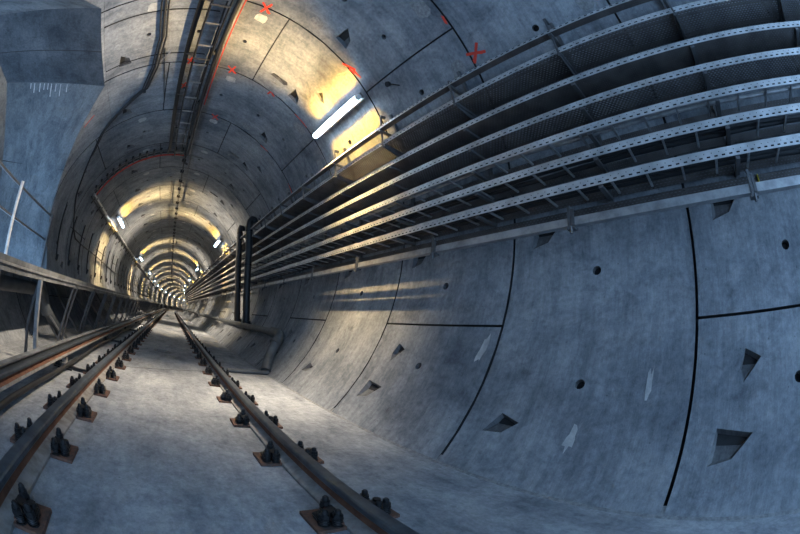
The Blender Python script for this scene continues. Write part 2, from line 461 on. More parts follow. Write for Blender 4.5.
# crown
mb = lining('ceiling', 30, 136)
for s, a in ((3.16, 87.3), (4.68, 88.2), (4.70, 71.0), (6.3, 87.4), (1.52, 38.9)): red_x(mb, s, a, 0.105, random.uniform(0.4, 0.9))
for s, a, r_ in ((4.71, 55.3, 0.25), (3.14, 54.4, 0.1), (6.3, 37.5, 0.2), (3.10, 52.8, 0.15), (1.62, 49.5, 0.1), (6.28, 60, 0.2)): painted(mb, s, a, 0.035, r_ * 1.6, 3, random.uniform(-0.15, 0.15), 0.5)
painted(mb, 3.13, 56.0, 0.03, 0.22, 3, -0.5)
for i in range(0, 14):
    y = Y0 + i * RW
    for a, off, w_, h_, k in ((87.5, 0.22, 0.16, 0.2, 4), (71.6, -0.2, 0.2, 0.22, 5), (54.3, 0.17, 0.2, 0.28, 5), (38.0, 0.2, 0.18, 0.2, 5), (104, 0.2, 0.16, 0.2, 5), (121, 0.22, 0.18, 0.2, 4)):
        painted(mb, y + off, a + random.uniform(-1, 1), w_, h_, k, random.uniform(-0.1, 0.1), 0.22)
for s, a in ((4.66, 104.6), (5.40, 104.8)): red_x(mb, s, a, 0.09, 0.6)
for s in (3.46, 4.46):                                   # wide caulked joints beside the opening
    for a0 in range(100, 135, 3):
        mb.face([mb.add(C(s + u, a, RAD - 0.005)) for u, a in ((-0.014, a0), (0.014, a0), (0.014, a0 + 3), (-0.014, a0 + 3))], 2)
struct(mb.build('ceiling', LM, sharp=0.35))
# left wall, opened for the cross passage
mb = lining('wall_left', 136, 230)
for s, a, w_, h_ in ((5.50, 145.6, 0.035, 0.32),): painted(mb, s, a, w_, h_, 3, -0.4, 0.5)
wl = mb.build('wall_left', LM, sharp=0.35)
bm = bmesh.new(); bm.from_mesh(wl.data)
for (a, b), (c, d) in list(zip(ARCH, ARCH[1:])) + [((6.4, 0.62), (1.5, 0.62))]:
    nrm = Vector((0, -(d - b), (c - a))).normalized()
    geom = [f for f in bm.faces if 1.0 < f.calc_center_median().y < 7.0]
    es = set(e for f in geom for e in f.edges); vs = set(v for f in geom for v in f.verts)
    bmesh.ops.bisect_plane(bm, geom=list(geom) + list(es) + list(vs), plane_co=Vector((0, a, b)), plane_no=nrm, dist=1e-5)
dead = [f for f in bm.faces if in_arch(f.calc_center_median().y, f.calc_center_median().z, 1e-4) and f.calc_center_median().x < -1]
bmesh.ops.delete(bm, geom=dead, context='FACES')
bm.to_mesh(wl.data); bm.free(); struct(wl)

# cross passage tube (arched vault running off to the left, dipping slightly) with its end wall
mb = MB()
xs = [-2.0, -2.3, -2.7, -3.1, -3.5, -3.9, -4.3, -4.6]
def dip(x, z): return z + 0.10 * (x + 2.2) * max(0, min(1, (z - 1.74) / 1.8))
prof = []
for (a, b), (c, d) in zip(ARCH, ARCH[1:]): prof += [(a, b)]
prof += [ARCH[-1]]
def liningx(s, z): return XC - math.sqrt(max(0.01, (RAD + 0.0) ** 2 - (z - ZC) ** 2))
rows = []
for s, z in prof:
    x0 = liningx(s, z)
    rows.append([mb.add(Vector((x0 + (xs[-1] - x0) * k / 8, s, dip(x0 + (xs[-1] - x0) * k / 8, z) if k else z))) for k in range(9)])
L = 0
for r0, r1, (a, b), (c, d) in zip(rows, rows[1:], prof, prof[1:]):
    l2 = L + math.hypot(c - a, d - b)
    for k in range(8):
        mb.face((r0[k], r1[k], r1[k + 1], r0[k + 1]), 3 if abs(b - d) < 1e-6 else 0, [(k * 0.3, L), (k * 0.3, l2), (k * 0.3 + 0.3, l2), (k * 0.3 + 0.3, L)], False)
    L = l2
mb.face([r[8] for r in rows], 0, [(s, z) for s, z in prof])
# board joints printed into the vault concrete: thin dark grooves
for (s, z), zz in (((6.05, 2.50), 0), ((SM, 3.58), 1)):
    x0 = liningx(s, z)
    if zz: mb.bar((x0, s, dip(x0, z) - 0.001), (-4.6, s, dip(-4.6, z) - 0.001), 0.012, 0.004, 1)
    else: mb.bar((x0 + 0.02, s - 0.012, z + 0.0), (-4.6, s - 0.012, dip(-4.6, z) + 0.0), 0.012, 0.012, 1)
# lime drips below the vault edge, thin crusts
for k in range(9):
    x = -3.0 - k * 0.11 - random.random() * 0.05; L_ = random.uniform(0.1, 0.4) * (1.5 if k == 2 else 1)
    p0 = Vector((x, 4.83, dip(x, 3.575) - 0.006)); p1 = p0 + Vector((-0.01, 0.38, -0.23)) * L_ * 1.6 + Vector((0, 0, -0.002))
    mb.bar(p0, p1, 0.012 + 0.012 * random.random(), 0.003, 2)
M_CROWN_SHADE = concrete('passage_crown_shade', (0.06, 0.07, 0.08), (0.13, 0.14, 0.15), 33.0, streak=(1.0, 2.0))  # darker passage concrete: shade of the flat crown put into the colour
pv = mb.build('wall_passage', [M_NICHE, M_GAP, M_PATCHL, M_CROWN_SHADE]); struct(pv)
# added dark end wall, shuts out the sky past the modelled tunnel
mb = MB(); mb.face([mb.add(C(SMAX - 3, a, RAD + 0.04)) for a in range(0, 360, 12)], 0)
struct(mb.build('wall_far_end', [M_NICHE]))
# floor slab with drain hole
mb = MB()
ss = srange(SMIN, SMAX - 2, 1.0, 4.0); xs = [-2.3, -1.2, -0.55, 0.0, 0.55, 1.2, 1.71]
rows = [[mb.add(P(s, x, FZ)) for x in xs] for s in ss]
for r0, r1, sa, sb in zip(rows, rows[1:], ss, ss[1:]):
    for k in range(len(xs) - 1):
        mb.face((r0[k], r1[k], r1[k + 1], r0[k + 1]), 0, [(sa, xs[k]), (sb, xs[k]), (sb, xs[k + 1]), (sa, xs[k + 1])])
mb.bar((-0.55, 4.45, FZ + 0.0005), (0.55, 5.1, FZ + 0.0005), 0.012, 0.002, 1)
for sj in (11.0, 17.5, 24, 31): mb.bar(P(sj, -0.55, FZ + 0.0005), P(sj + 0.4, 0.55, FZ + 0.0005), 0.014, 0.002, 1)
struct(mb.build('floor', [M_FLOOR, M_GAP]))
# seam between slab and lining: narrow dark strip and mortar fillet
mb = MB()
mb.sweep([(1.66, FZ - 0.01), (1.70, FZ - 0.01), (1.735, FZ + 0.045), (1.70, FZ + 0.012), (1.675, FZ + 0.004)], srange(SMIN, 60, 1.0, 4.0), 0)
struct(mb.build('trim_1', [M_PATCHD]))

# ------------------------------------------------------------------ rails
def rail_profile(xc, top=0.0, h=0.138):
    p = []
    half = [(0.0, 0.0), (0.026, -0.002), (0.034, -0.009), (0.036, -0.030), (0.032, -0.038), (0.011, -0.048), (0.009, -0.065), (0.011, -0.098), (0.070, -0.118), (0.074, -0.122), (0.074, -h)]
    p = [(xc + x, top + z) for x, z in half] + [(xc - x, top + z) for x, z in half[::-1][:-1]]
    n = len(half)
    mi = []
    tot = len(p)
    for i in range(tot):
        a = p[i]; b = p[(i + 1) % tot]; zm = (a[1] + b[1]) / 2 - top
        mi.append(0 if zm > -0.045 else (1 if zm > -0.1 else 2))
    return p, mi
RS = srange(SMIN, 100, 1.0, 3.0)
for xc, side, lab in ((-0.7535, 'left', 'long running rail on the left of the track, curving out of the lower left corner'), (0.7535, 'right', 'long running rail on the right of the track, curving to the bottom edge')):
    p, mi = rail_profile(xc); mb = MB(); mb.sweep(p, RS, 2, True, True, True, None, mi)
    o = mb.build('running_rail', [M_HEAD, M_RUST, M_DUST], sharp=0.5); tag(o, lab, 'rail')

# ------------------------------------------------------------------ rail fasteners
def fastener_parts():
    parts = {}
    mb = MB(); mb.box(ID, -0.205, 0.205, -0.095, 0.095, 0.0, 0.018, 0); mb.box(ID, -0.115, -0.078, -0.08, 0.08, 0.018, 0.034, 0); mb.box(ID, 0.078, 0.115, -0.08, 0.08, 0.018, 0.034, 0)
    parts['baseplate'] = (mb, M_PLATE)
    mb = MB()
    mb.box(ID, 0.062, 0.175, -0.022, 0.022, 0.022, 0.052, 0); mb.bar((0.175, 0, 0.03), (0.08, 0, 0.062), 0.05, 0.03, 0); mb.cyl((0.15, 0.018, 0.02), (0, 0, 1), 0.026, 0.05, 8, 0, 0.02)
    parts['clip'] = (mb, M_BLACK)
    mb = MB()
    mb.cyl((0, 0, 0.016), (0, 0, 1), 0.034, 0.008, 14)
    for q in range(3): mb.cyl((0, 0, 0.024 + q * 0.011), (0, 0, 1), 0.024, 0.006, 14, r2=0.029); mb.cyl((0, 0, 0.030 + q * 0.011), (0, 0, 1), 0.029, 0.005, 14, r2=0.024)
    mb.cyl((0, 0, 0.057), (0, 0, 1), 0.031, 0.006, 14); mb.cyl((0, 0, 0.063), (0, 0, 1), 0.028, 0.024, 6)
    mb.cyl((0, 0, 0.087), (0, 0, 1), 0.019, 0.022, 12, r2=0.017); mb.cyl((0, 0, 0.109), (0, 0, 1), 0.017, 0.006, 12, r2=0.010)
    parts['bolt'] = (mb, M_BLACK)
    return parts
FP = fastener_parts()
def make_fastener():
    root = empty('rail_fastener')
    child(FP['baseplate'][0].build('baseplate', FP['baseplate'][1]), root)
    cl = FP['clip'][0].build('clip', M_BLACK); child(cl, root)
    c2 = cl.copy(); COL.objects.link(c2); c2.rotation_euler = (0, 0, PI); child(c2, root)
    b0 = None
    for sx in (-1, 1):
        for (bx, by) in ((0.102, 0.050), (0.155, -0.045), (0.102, -0.062)):
            if b0 is None: b = b0 = FP['bolt'][0].build('bolt', M_BLACK)
            else: b = b0.copy(); COL.objects.link(b)
            b.scale = (0.85, 0.85, 0.86 if by != 0.050 else 0.98)
            b.location = (sx * bx, by, 0.002); b.rotation_euler = (0, 0, random.random() * 3)
            child(b, root)
    return root
far_mb = MB()
far_mb.box(ID, -0.20, 0.20, -0.085, 0.085, 0, 0.018, 0)
for sx in (-1, 1):
    far_mb.box(ID, min(sx * 0.07, sx * 0.12), max(sx * 0.07, sx * 0.12), -0.03, 0.03, 0.018, 0.048, 1)
    for bx, by in ((0.098, 0.052), (0.145, -0.04)):
        far_mb.cyl((sx * bx, by, 0.018), (0, 0, 1), 0.022, 0.045, 6, 1); far_mb.cyl((sx * bx, by, 0.063), (0, 0, 1), 0.014, 0.045, 6, 1)
f_near = make_fastener(); f_far = None; first = True
for xc, side, st, sp in ((-0.7535, 'left', 1.02, 0.655), (0.7535, 'right', 0.43, 0.752)):
    k = 0; s = st
    while s < 46:
        g = 'rail fasteners along the %s rail' % side
        if k < 16:
            if first: o = f_near; first = False
            else: o = copy_tree(f_near)
            lab = 'rusty base plate with black bolts holding the %s rail, %s from the viewer' % (side, ORD[k])
        else:
            if f_far is None: o = f_far = far_mb.build('rail_fastener', [M_PLATE, M_BLACK])
            else: o = f_far.copy(); COL.objects.link(o)
            lab = 'tiny distant bolted base plate in the far row under the %s rail' % side
        place(o, s, xc, FZ - 0.001 + 0.002)
        tag(o, lab, 'rail fastener', g)
        k += 1; s += sp

# manhole
mb = MB(); mb.cyl((0, 0, 0), (0, 0, 1), 0.19, 0.006, 28, 0); mb.cyl((0, 0, 0.006), (0, 0, 1), 0.165, 0.004, 28, 1)
for k in range(-3, 4): mb.box(ID, -0.12, 0.12, k * 0.04 - 0.006, k * 0.04 + 0.006, 0.01, 0.013, 0)
o = mb.build('manhole_cover', [M_DKGALV, M_BLACK]); place(o, 6.6, -0.09, FZ + 0.001); tag(o, 'round dark drain cover in the slab between the rails', 'manhole cover')

# ------------------------------------------------------------------ third rail and its supports
root = empty('conductor_rail', (0, 0, 0))
mb = MB(); X3 = -1.21
p = [(X3 - 0.045, 0.080), (X3 + 0.035, 0.085), (X3 + 0.040, 0.078), (X3 + 0.040, 0.058), (X3 + 0.016, 0.050), (X3 + 0.016, 0.028), (X3 + 0.045, 0.018), (X3 + 0.050, -0.004), (X3 - 0.045, -0.010), (X3 - 0.045, 0.018), (X3 - 0.01, 0.028), (X3 - 0.01, 0.05), (X3 - 0.045, 0.058)]
mi = []
for i in range(len(p)):
    zm = (p[i][1] + p[(i + 1) % len(p)][1]) / 2
    mi.append(0 if zm > 0.055 else (1 if zm > 0.020 else 2))
mb.sweep(p, srange(0.5, 100, 1.0, 3.0), 1, True, True, False, None, mi)
o = mb.build('rail', [M_HEAD, M_RUST, M_DUST]); child(o, root)
mb = MB()
mb.sweep([(X3 - 0.10, 0.10), (X3 - 0.06, 0.118), (X3 - 0.02, 0.112), (X3 - 0.02, 0.10), (X3 - 0.07, 0.10), (X3 - 0.09, 0.03), (X3 - 0.10, 0.03)], srange(0.5, 100, 1.0, 3.0), 0)
o = mb.build('cover', M_WALK); o['label'] = 'thin worn cover strip over the conductor rail'; child(o, root)
mb = MB()
mb.sweep([(X3 + 0.07 + 0.022 * math.cos(t * PI / 4), -0.055 + 0.022 * math.sin(t * PI / 4)) for t in range(8)], srange(0.5, 100, 0.5, 3.0), 0, True, True, True, lambda s: (0.0, -0.035 * abs(math.sin(s * PI / 3.0 + 0.9))))
o = mb.build('cable', M_RUBBER); child(o, root)
tag(root, 'third conductor rail raised on supports left of the track below the walkway', 'conductor rail')
sup = empty('conductor_rail_support')
mb = MB(); mb.cyl((0, 0, 0), (0, 0, 1), 0.055, 0.035, 14, r2=0.045); mb.cyl((0, 0, 0.035), (0, 0, 1), 0.06, 0.02, 14); mb.cyl((0, 0, 0.055), (0, 0, 1), 0.038, 0.05, 14)
child(mb.build('insulator', M_DUST), sup)
mb = MB(); mb.box(ID, -0.09, 0.42, -0.03, 0.03, 0.0, 0.02); mb.bar((0.05, 0, 0.015), (0.40, 0, 0.015), 0.05, 0.03); mb.box(ID, 0.3, 0.42, -0.06, 0.06, 0, 0.012); mb.box(ID, -0.12, 0.12, -0.075, 0.075, 0, 0.014)
child(mb.build('foot_bracket', M_BLACK), sup)
mb = MB(); mb.box(ID, -0.11, -0.06, -0.035, 0.035, 0.0, 0.24); mb.bar((-0.085, 0, 0.02), (0.03, 0, 0.105), 0.06, 0.025)
child(mb.build('arm', M_BLACK), sup)
k = 0; s = 0.6
while s < 60:
    o = sup if k == 0 else copy_tree(sup)
    place(o, s, X3, FZ)
    near = k < 6
    tag(o, 'black bracket with round insulator under the third rail, %s from the viewer' % ORD[k] if near else 'tiny distant support in the far row under the third rail', 'rail support', 'supports under the conductor rail')
    s += 3.0; k += 1

# ------------------------------------------------------------------ walkway
mb = MB()
root = empty('walkway')
mb.sweep([(-1.55, 0.645), (-1.55, 0.76), (-1.60, 0.76), (-1.60, 0.745), (-1.565, 0.745), (-1.565, 0.66), (-1.60, 0.66), (-1.60, 0.645)], srange(0.2, 105, 1.0, 3.0), 0)
child(mb.build('edge_beam', M_WALK), root)
mb = MB(); mb.sweep([(-1.60, 0.735), (-1.60, 0.70), (-2.70, 0.70), (-2.715, 0.735)], srange(0.2, 105, 1.0, 3.0), 0)
o = mb.build('deck', M_WALK); child(o, root)
mb = MB(); mb.sweep([(-1.53, 0.695), (-1.53, 0.715), (-1.55, 0.715), (-1.55, 0.695)], srange(0.2, 105, 1.0, 3.0), 0); child(mb.build('edge_strip', M_GALV), root)
tag(root, 'raised grey service walkway running the length of the left wall', 'walkway')
mb = MB()
br = empty('walkway_bracket')
o1 = MB(); o1.bar((0.0, -0.10, 0.64), (-0.20, -0.10, FZ + 0.02), 0.028, 0.028)
s1 = o1.build('strut', M_DKGALV); child(s1, br)
o1 = MB(); o1.bar((0.0, 0.10, 0.64), (-0.20, 0.10, FZ + 0.02), 0.028, 0.028); child(o1.build('strut', M_DKGALV), br)
o2 = MB(); o2.bar((0.02, 0, 0.665), (-1.11, 0, 0.665), 0.05, 0.06)
child(o2.build('cross_beam', M_DKGALV), br)
o3 = MB(); o3.bar((-0.20, 0, FZ + 0.02), (-0.95, 0, 0.63), 0.03, 0.03)
child(o3.build('brace', M_DKGALV), br)
post = empty('walkway_post')
o4 = MB(); o4.bar((0, 0, FZ), (0, 0, 0.65), 0.045, 0.045); o4.box(ID, -0.07, 0.07, -0.07, 0.07, FZ, FZ + 0.012)
child(o4.build('upright', M_GALV), post)
o5 = MB(); o5.bar((-0.02, 0, 0.60), (-0.12, 0, 0.2), 0.03, 0.03); o5.bar((-0.12, 0, 0.2), (-0.14, 0, FZ), 0.03, 0.03)
child(o5.build('brace', M_DKGALV), post)
for k, s in enumerate((1.7, 2.45, 3.38)):
    o = post if k == 0 else copy_tree(post)
    place(o, s, -1.52 if k != 1 else -1.58, 0); tag(o, ('black upright post under the walkway edge at the left border of the photo', 'slim upright post under the walkway near the left border, beside the bent strut', 'grey upright post under the walkway, standing in front of the dark elbow pipe')[k], 'post')
bs = [4.95, 6.2, 7.5, 8.75, 10.2, 11.5]
while bs[-1] < 62: bs.append(bs[-1] + 1.3)
for k, s in enumerate(bs):
    o = br if k == 0 else copy_tree(br)
    place(o, s, -1.56, 0)
    tag(o, 'paired slanted steel struts under the walkway, %s pair after the elbow pipe' % ORD[k] if k < 9 else 'tiny distant slanted strut pair in the far row under the walkway', 'bracket', 'walkway brackets')
# handrail guarding the cross passage
root = empty('handrail', (0, 0, 0))
XH = -2.88
mb = MB(); mb.tube([(XH, 1.2, 1.72), (XH, 3.8, 1.72), (XH - 0.02, 6.3, 1.72)], 0.022, 8); child(mb.build('top_rail', M_DKGALV), root)
mb = MB(); mb.tube([(XH, 1.2, 1.31), (XH, 3.8, 1.31), (XH - 0.02, 6.3, 1.29)], 0.020, 8); child(mb.build('mid_rail', M_DKGALV), root)
mb = MB(); mb.tube([(XH + 0.04, 4.6, 0.73), (XH + 0.04, 4.55, 1.78)], 0.03, 8); o = mb.build('post', M_WHITE); o['label'] = 'pale weathered post of the handrail'; child(o, root)
mb = MB(); mb.tube([(XH + 0.03, 6.27, 0.73), (XH + 0.03, 6.27, 1.74)], 0.026, 8); child(mb.build('post', M_DKGALV), root)
tag(root, 'two-bar handrail with pale post guarding the opening in the left wall', 'handrail')
# dark drain pipe with elbow under the walkway
root = empty('drain_pipe', (0, 0, 0))
mb = MB(); mb.tube([(-1.95, 1.2, 0.52), (-1.95, 4.2, 0.52)], 0.072, 14); child(mb.build('pipe', M_PIPE), root)
mb = MB(); mb.tube([(-1.95, 4.12, 0.52), (-1.95, 4.3, 0.52), (-1.94, 4.45, 0.47), (-1.93, 4.56, 0.36), (-1.92, 4.64, 0.25)], lambda i: (0.095, 0.085, 0.085, 0.085, 0.095)[i], 16); child(mb.build('elbow', M_PIPE), root)
mb = MB(); mb.tube([(-1.92, 4.6, 0.30), (-1.86, 5.5, FZ - 0.02)], 0.075, 14); child(mb.build('pipe', M_PIPE), root)
mb = MB(); mb.tube([(-1.80, 4.55, 0.22), (-1.76, 5.3, FZ)], 0.016, 8); child(mb.build('brace', M_GALV), root)
tag(root, 'dark elbow drain pipe dropping to the floor under the walkway', 'pipe')

# ------------------------------------------------------------------ cable trays on the right wall
TRAYS = [('a', 33.6, 0.030), ('b', 29.2, 0.060), ('c', 22.6, 0.058), ('d', 17.5, 0.062), ('e', 12.5, 0.066), ('f', 7.6, 0.068), ('g', 2.5, 0.072), ('h', -3.7, 0.060)]
RT = 2.40
TLAB = {'a': 'topmost thin slotted rail of the cable tray stack on the right wall', 'b': 'second cable tray from the top with dark brown mesh underside',
        'c': 'third cable tray from the top of the right wall stack', 'd': 'fourth cable tray from the top of the right wall stack', 'e': 'fifth cable tray from the top of the right wall stack',
        'f': 'third cable tray from the bottom of the right wall stack', 'g': 'second lowest cable tray of the right wall stack, with rungs showing under it', 'h': 'lowest smooth steel beam under the cable trays, clamped to the wall'}
TS = srange(SMIN, 104, 1.0, 3.0)
def wallx(z): return XC + math.sqrt(RAD ** 2 - (z - ZC) ** 2)
TF = {}; rung0 = None
for key, ang, hgt in TRAYS:
    fx, fz = xz(ang, RT if key != 'h' else 2.42)
    z0, z1 = fz - hgt / 2, fz + hgt / 2
    TF[key] = (fx, z0, z1)
    root = empty('cable_tray' if key != 'h' else 'support_beam', (0, 0, 0))
    t = 0.004
    if key == 'h':
        mb = MB(); bx = fx + 0.06
        mb.sweep([(fx, z0), (fx, z1), (fx + 0.05, z1), (fx + 0.05, z1 - t), (fx + t, z1 - t), (fx + t, z0 + t), (bx, z0 + t), (bx, z0)], TS, 0)
        child(mb.build('beam', M_GALV), root)
        cl0 = None
        for sc_ in [-0.49, 0.93, 2.35, 3.75, 5.15, 6.55, 7.95, 9.35, 10.8, 12.2, 13.6, 15.0]:
            if cl0 is None:
                c = MB(); c.box(ID, -0.012, 0.0, -0.012, 0.012, -0.02, 0.15); c.box(ID, -0.012, 0.0, -0.04, -0.016, 0.0, 0.12); c.box(ID, -0.012, 0.05, -0.045, 0.02, -0.03, -0.012); c.cyl((-0.005, -0.012, -0.06), (0, 0, 1), 0.012, 0.05, 8)
                cl0 = o = c.build('clamp', M_DKGALV)
            else: o = cl0.copy(); COL.objects.link(o)
            o.location = P(sc_, fx, z0); child(o, root)
    else:
        depth = wallx(fz) - fx - 0.035
        mb = MB()
        mb.sweep([(fx, z0), (fx, z1), (fx + 0.014, z1), (fx + 0.014, z1 - t), (fx + t, z1 - t), (fx + t, z0)], TS, 0)
        child(mb.build('front_lip', M_TRAY), root)
        if key == 'a':
            mb = MB(); mb.sweep([(fx + t, z0), (fx + t, z0 + 0.003), (fx + 0.07, z0 + 0.003), (fx + 0.07, z0)], TS, 0)
            child(mb.build('flange', M_TRAYB), root)
        elif key in 'bcd':
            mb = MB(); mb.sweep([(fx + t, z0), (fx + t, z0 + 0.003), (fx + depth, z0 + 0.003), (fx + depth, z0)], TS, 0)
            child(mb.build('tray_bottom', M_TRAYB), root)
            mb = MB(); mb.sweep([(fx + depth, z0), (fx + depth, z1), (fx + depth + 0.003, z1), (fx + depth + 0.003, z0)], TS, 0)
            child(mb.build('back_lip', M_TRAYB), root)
        else:
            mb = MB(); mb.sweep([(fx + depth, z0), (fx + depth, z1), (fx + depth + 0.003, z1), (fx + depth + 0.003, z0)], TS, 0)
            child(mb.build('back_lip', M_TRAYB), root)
            s = -2.0 + 0.09 * ang / 5
            while s < 25:
                if rung0 is None: rung0 = o = MB(); o.bar((0, 0, 0), (0.23, 0, 0), 0.018, 0.014); rung0 = o = o.build('rung', M_GALV)
                else: o = rung0.copy(); COL.objects.link(o)
                o.location = P(s, fx + t, z0 + 0.012); child(o, root); s += 0.28
    tag(root, TLAB[key], 'cable tray' if key != 'h' else 'beam', 'cable trays on the right wall' if key != 'h' else None)
# cables lying in the ladder trays
def wob(a, f, ph): return lambda s: (a * math.sin(s * f + ph), 0.006 * math.sin(s * f * 2.3 + ph) - 0.006)
for i, (key, dx, r_, lab, mt) in enumerate((('e', 0.05, 0.016, 'pale cable lying nearest the front lip of the fifth tray from the top', M_GALV), ('e', 0.10, 0.016, 'pale cable lying along the middle of the fifth tray from the top', M_GALV), ('f', 0.10, 0.018, 'black cable lying along the middle of the third lowest tray', M_RUBBER), ('f', 0.17, 0.022, 'thick black cable against the wall in the third lowest tray', M_RUBBER),
                                            ('g', 0.09, 0.024, 'thick black cable near the front of the second lowest tray', M_RUBBER), ('g', 0.17, 0.028, 'thick black cable against the wall in the second lowest tray', M_RUBBER))):
    fx, z0, z1 = TF[key]; mb = MB()
    mb.sweep([(fx + dx + r_ * math.cos(t * PI / 4), z0 + 0.026 + r_ + r_ * math.sin(t * PI / 4)) for t in range(8)], srange(SMIN, 60, 0.4, 3.0), 0, True, True, True, wob(0.012, 1.7, i * 2.0))
    tag(mb.build('cable', mt), lab, 'cable', 'cables in the right wall trays')
# perforated backing channel between the two lowest rails
mb = MB(); z_ = TF['h'][2] + 0.10
mb.sweep([(wallx(z_) - 0.05, z_ - 0.05), (wallx(z_) - 0.05, z_ + 0.05), (wallx(z_) - 0.04, z_ + 0.05), (wallx(z_) - 0.04, z_ - 0.05)], TS, 0)
tag(mb.build('backing_channel', M_TRAYB), 'dark slotted channel fixed to the wall just above the lowest beam', 'channel')
mb = MB(); q_ = TF['h'][2] + 0.10; mb.bar(P(-0.62, wallx(q_) - 0.055, q_ - 0.05), P(-0.62, wallx(q_) - 0.055, q_ + 0.04), 0.05, 0.006)
tag(mb.build('tag_plate', plain('yellow_plastic', (0.6, 0.48, 0.03), 0.6)), 'small yellow tag on the dark channel above the lowest beam', 'tag')

# tray support frames
def make_frame(rods):
    root = empty('tray_support_frame')
    mb = MB(); pr = None
    for k in range(10):
        a = -1.5 + 38.5 * k / 9; x, z = xz(a, RAD - 0.025)
        p = Vector((x, 0, z))
        if pr: mb.bar(pr, p, 0.04, 0.03, 0, Vector((0, 1, 0)))
        pr = p
    child(mb.build('upright', M_DKGALV), root)
    for key, ang, hgt in TRAYS[:-1]:
        fx, z0, z1 = TF[key]
        mb = MB(); mb.bar((fx + 0.006, 0, z0 - 0.014), (wallx(z0) - 0.01, 0, z0 - 0.014), 0.035, 0.024)
        if key == 'b': mb.bar((fx + 0.02, 0, z0 - 0.02), (wallx(z0 - 0.07) - 0.02, 0, z0 - 0.07), 0.004, 0.05)
        child(mb.build('arm', M_DKGALV), root)
    mb = MB(); a = TF['a']; b = TF['b']
    mb.bar((b[0] - 0.006, 0, b[1] - 0.05), (a[0] - 0.006, 0, a[2] + rods), 0.016, 0.016)
    if rods > 0.1: mb.bar((a[0] - 0.006, 0, a[2] + rods), (a[0] + 0.06, 0, a[2] + rods + 0.01), 0.03, 0.03)
    child(mb.build('rod', M_DKGALV), root)
    return root
FS = [-2.75, -1.6, -0.45, 0.65, 1.80, 2.95]
while FS[-1] < 60: FS.append(FS[-1] + 1.15)
fr = make_frame(0.02); fr2 = make_frame(0.16)
for k, s in enumerate(FS):
    if k == 0: o = fr
    elif k == 3: o = fr2
    elif k in (5, 6): o = copy_tree(fr2)
    else: o = copy_tree(fr)
    place(o, s, 0, 0)
    if k < 15: lab = 'dark steel frame carrying the right wall trays, %s from the right edge' % ORD[k]
    else: lab = 'tiny distant steel frame in the far row behind the cable trays'
    tag(o, lab, 'support frame', 'frames behind the cable trays')

# ------------------------------------------------------------------ right drain pipes and hoses
root = empty('wall_drain_pipe', (0, 0, 0))
rp = 0.072
def Q(s, a, r): return C(s, a, r)
mb = MB(); mb.tube([Q(s, -27.8, 2.55) for s in (5.9, 7.5, 8.9, 10.5, 14, 18, 22, 30, 40, 55, 75)], rp, 14); child(mb.build('pipe', M_PIPE), root)
mb = MB(); mb.tube([Q(6.35, -27.8, 2.55), Q(6.0, -27.8, 2.55), Q(5.86, -28.6, 2.55), Q(5.78, -30.5, 2.54), Q(5.74, -33, 2.52)], lambda i: (0.10, 0.086, 0.09, 0.09, 0.105)[i], 16); child(mb.build('elbow', M_PIPE), root)
mb = MB(); mb.tube([Q(5.76, -31.5, 2.53), Q(5.6, -39.5, 2.56), Vector((1.66, 5.45, FZ + 0.07))], 0.085, 14); child(mb.build('pipe', M_PIPE), root)
mb = MB(); mb.tube([Vector((1.70, 5.45, FZ + 0.04)), Vector((1.60, 5.43, FZ + 0.035)), Vector((0.98, 5.30, FZ + 0.03))], lambda i: (0.06, 0.035, 0.03)[i], 12); child(mb.build('floor_pipe', M_PIPE), root)
for s in (9.0, 13.0, 17.5):
    mb = MB(); mb.tube([Q(s - 0.05, -27.8, 2.55), Q(s + 0.05, -27.8, 2.55)], 0.07, 12); child(mb.build('coupling', M_PIPE), root)
tag(root, 'grey drain pipe along the right wall foot with an elbow down to the floor', 'pipe')
for k, (s, path_, lab) in enumerate(((10.35, ((2.12, 0.52), (2.10, 0.62), (2.05, 1.0), (1.97, 1.68), (1.89, 2.2), (1.815, 2.73), (1.745, 3.2), (1.72, 3.33), (1.735, 3.42), (1.78, 3.40), (1.80, 3.32)), 'left of two black hoses looping over the cable trays'),
                                     (8.95, ((2.09, 0.50), (2.06, 0.60), (2.02, 1.0), (1.95, 1.60), (1.89, 2.1), (1.84, 2.52), (1.75, 3.0), (1.72, 3.14), (1.72, 3.27), (1.77, 3.36), (1.84, 3.34), (1.88, 3.26)), 'right of two black hoses looping over the cable trays'))):
    mb = MB(); pts = [P(s + 0.01 * math.sin(j * 2.1 + k), x, z) for j, (x, z) in enumerate(path_)]
    fine = []
    for p0, p1 in zip(pts, pts[1:]): fine += [p0, p0.lerp(p1, 0.5)]
    fine.append(pts[-1])
    mb.tube(fine, 0.095, 14)
    rb = empty('hose', (0, 0, 0)); child(mb.build('hose_body', M_RUBBER), rb)
    mb = MB(); mb.tube([pts[0].lerp(pts[1], 0.2), pts[1] + Vector((0, 0, 0.08))], 0.115, 14); child(mb.build('coupling', M_BLACK), rb)
    for j in (4, 6):
        d = (pts[j + 1] - pts[j]).normalized(); mb = MB(); mb.tube([pts[j], pts[j] + d * 0.05], 0.104, 14); child(mb.build('band', M_BLACK), rb)
    tag(rb, lab, 'hose', 'black hoses')

# ------------------------------------------------------------------ ceiling runs
# flat strip
root = empty('ceiling_strip')
mb = MB(); c0 = [xz(107.6, RAD - 0.05), xz(105.8, RAD - 0.05), xz(105.8, RAD - 0.075), xz(107.6, RAD - 0.075)]
mb.sweep(c0, srange(-2, 8.2, 1.0), 0); o = mb.build('ceiling_strip', M_BLACK)
bpy.data.objects.remove(root); tag(o, 'flat dark steel strip along the crown left of the ceiling ladder tray', 'strip')
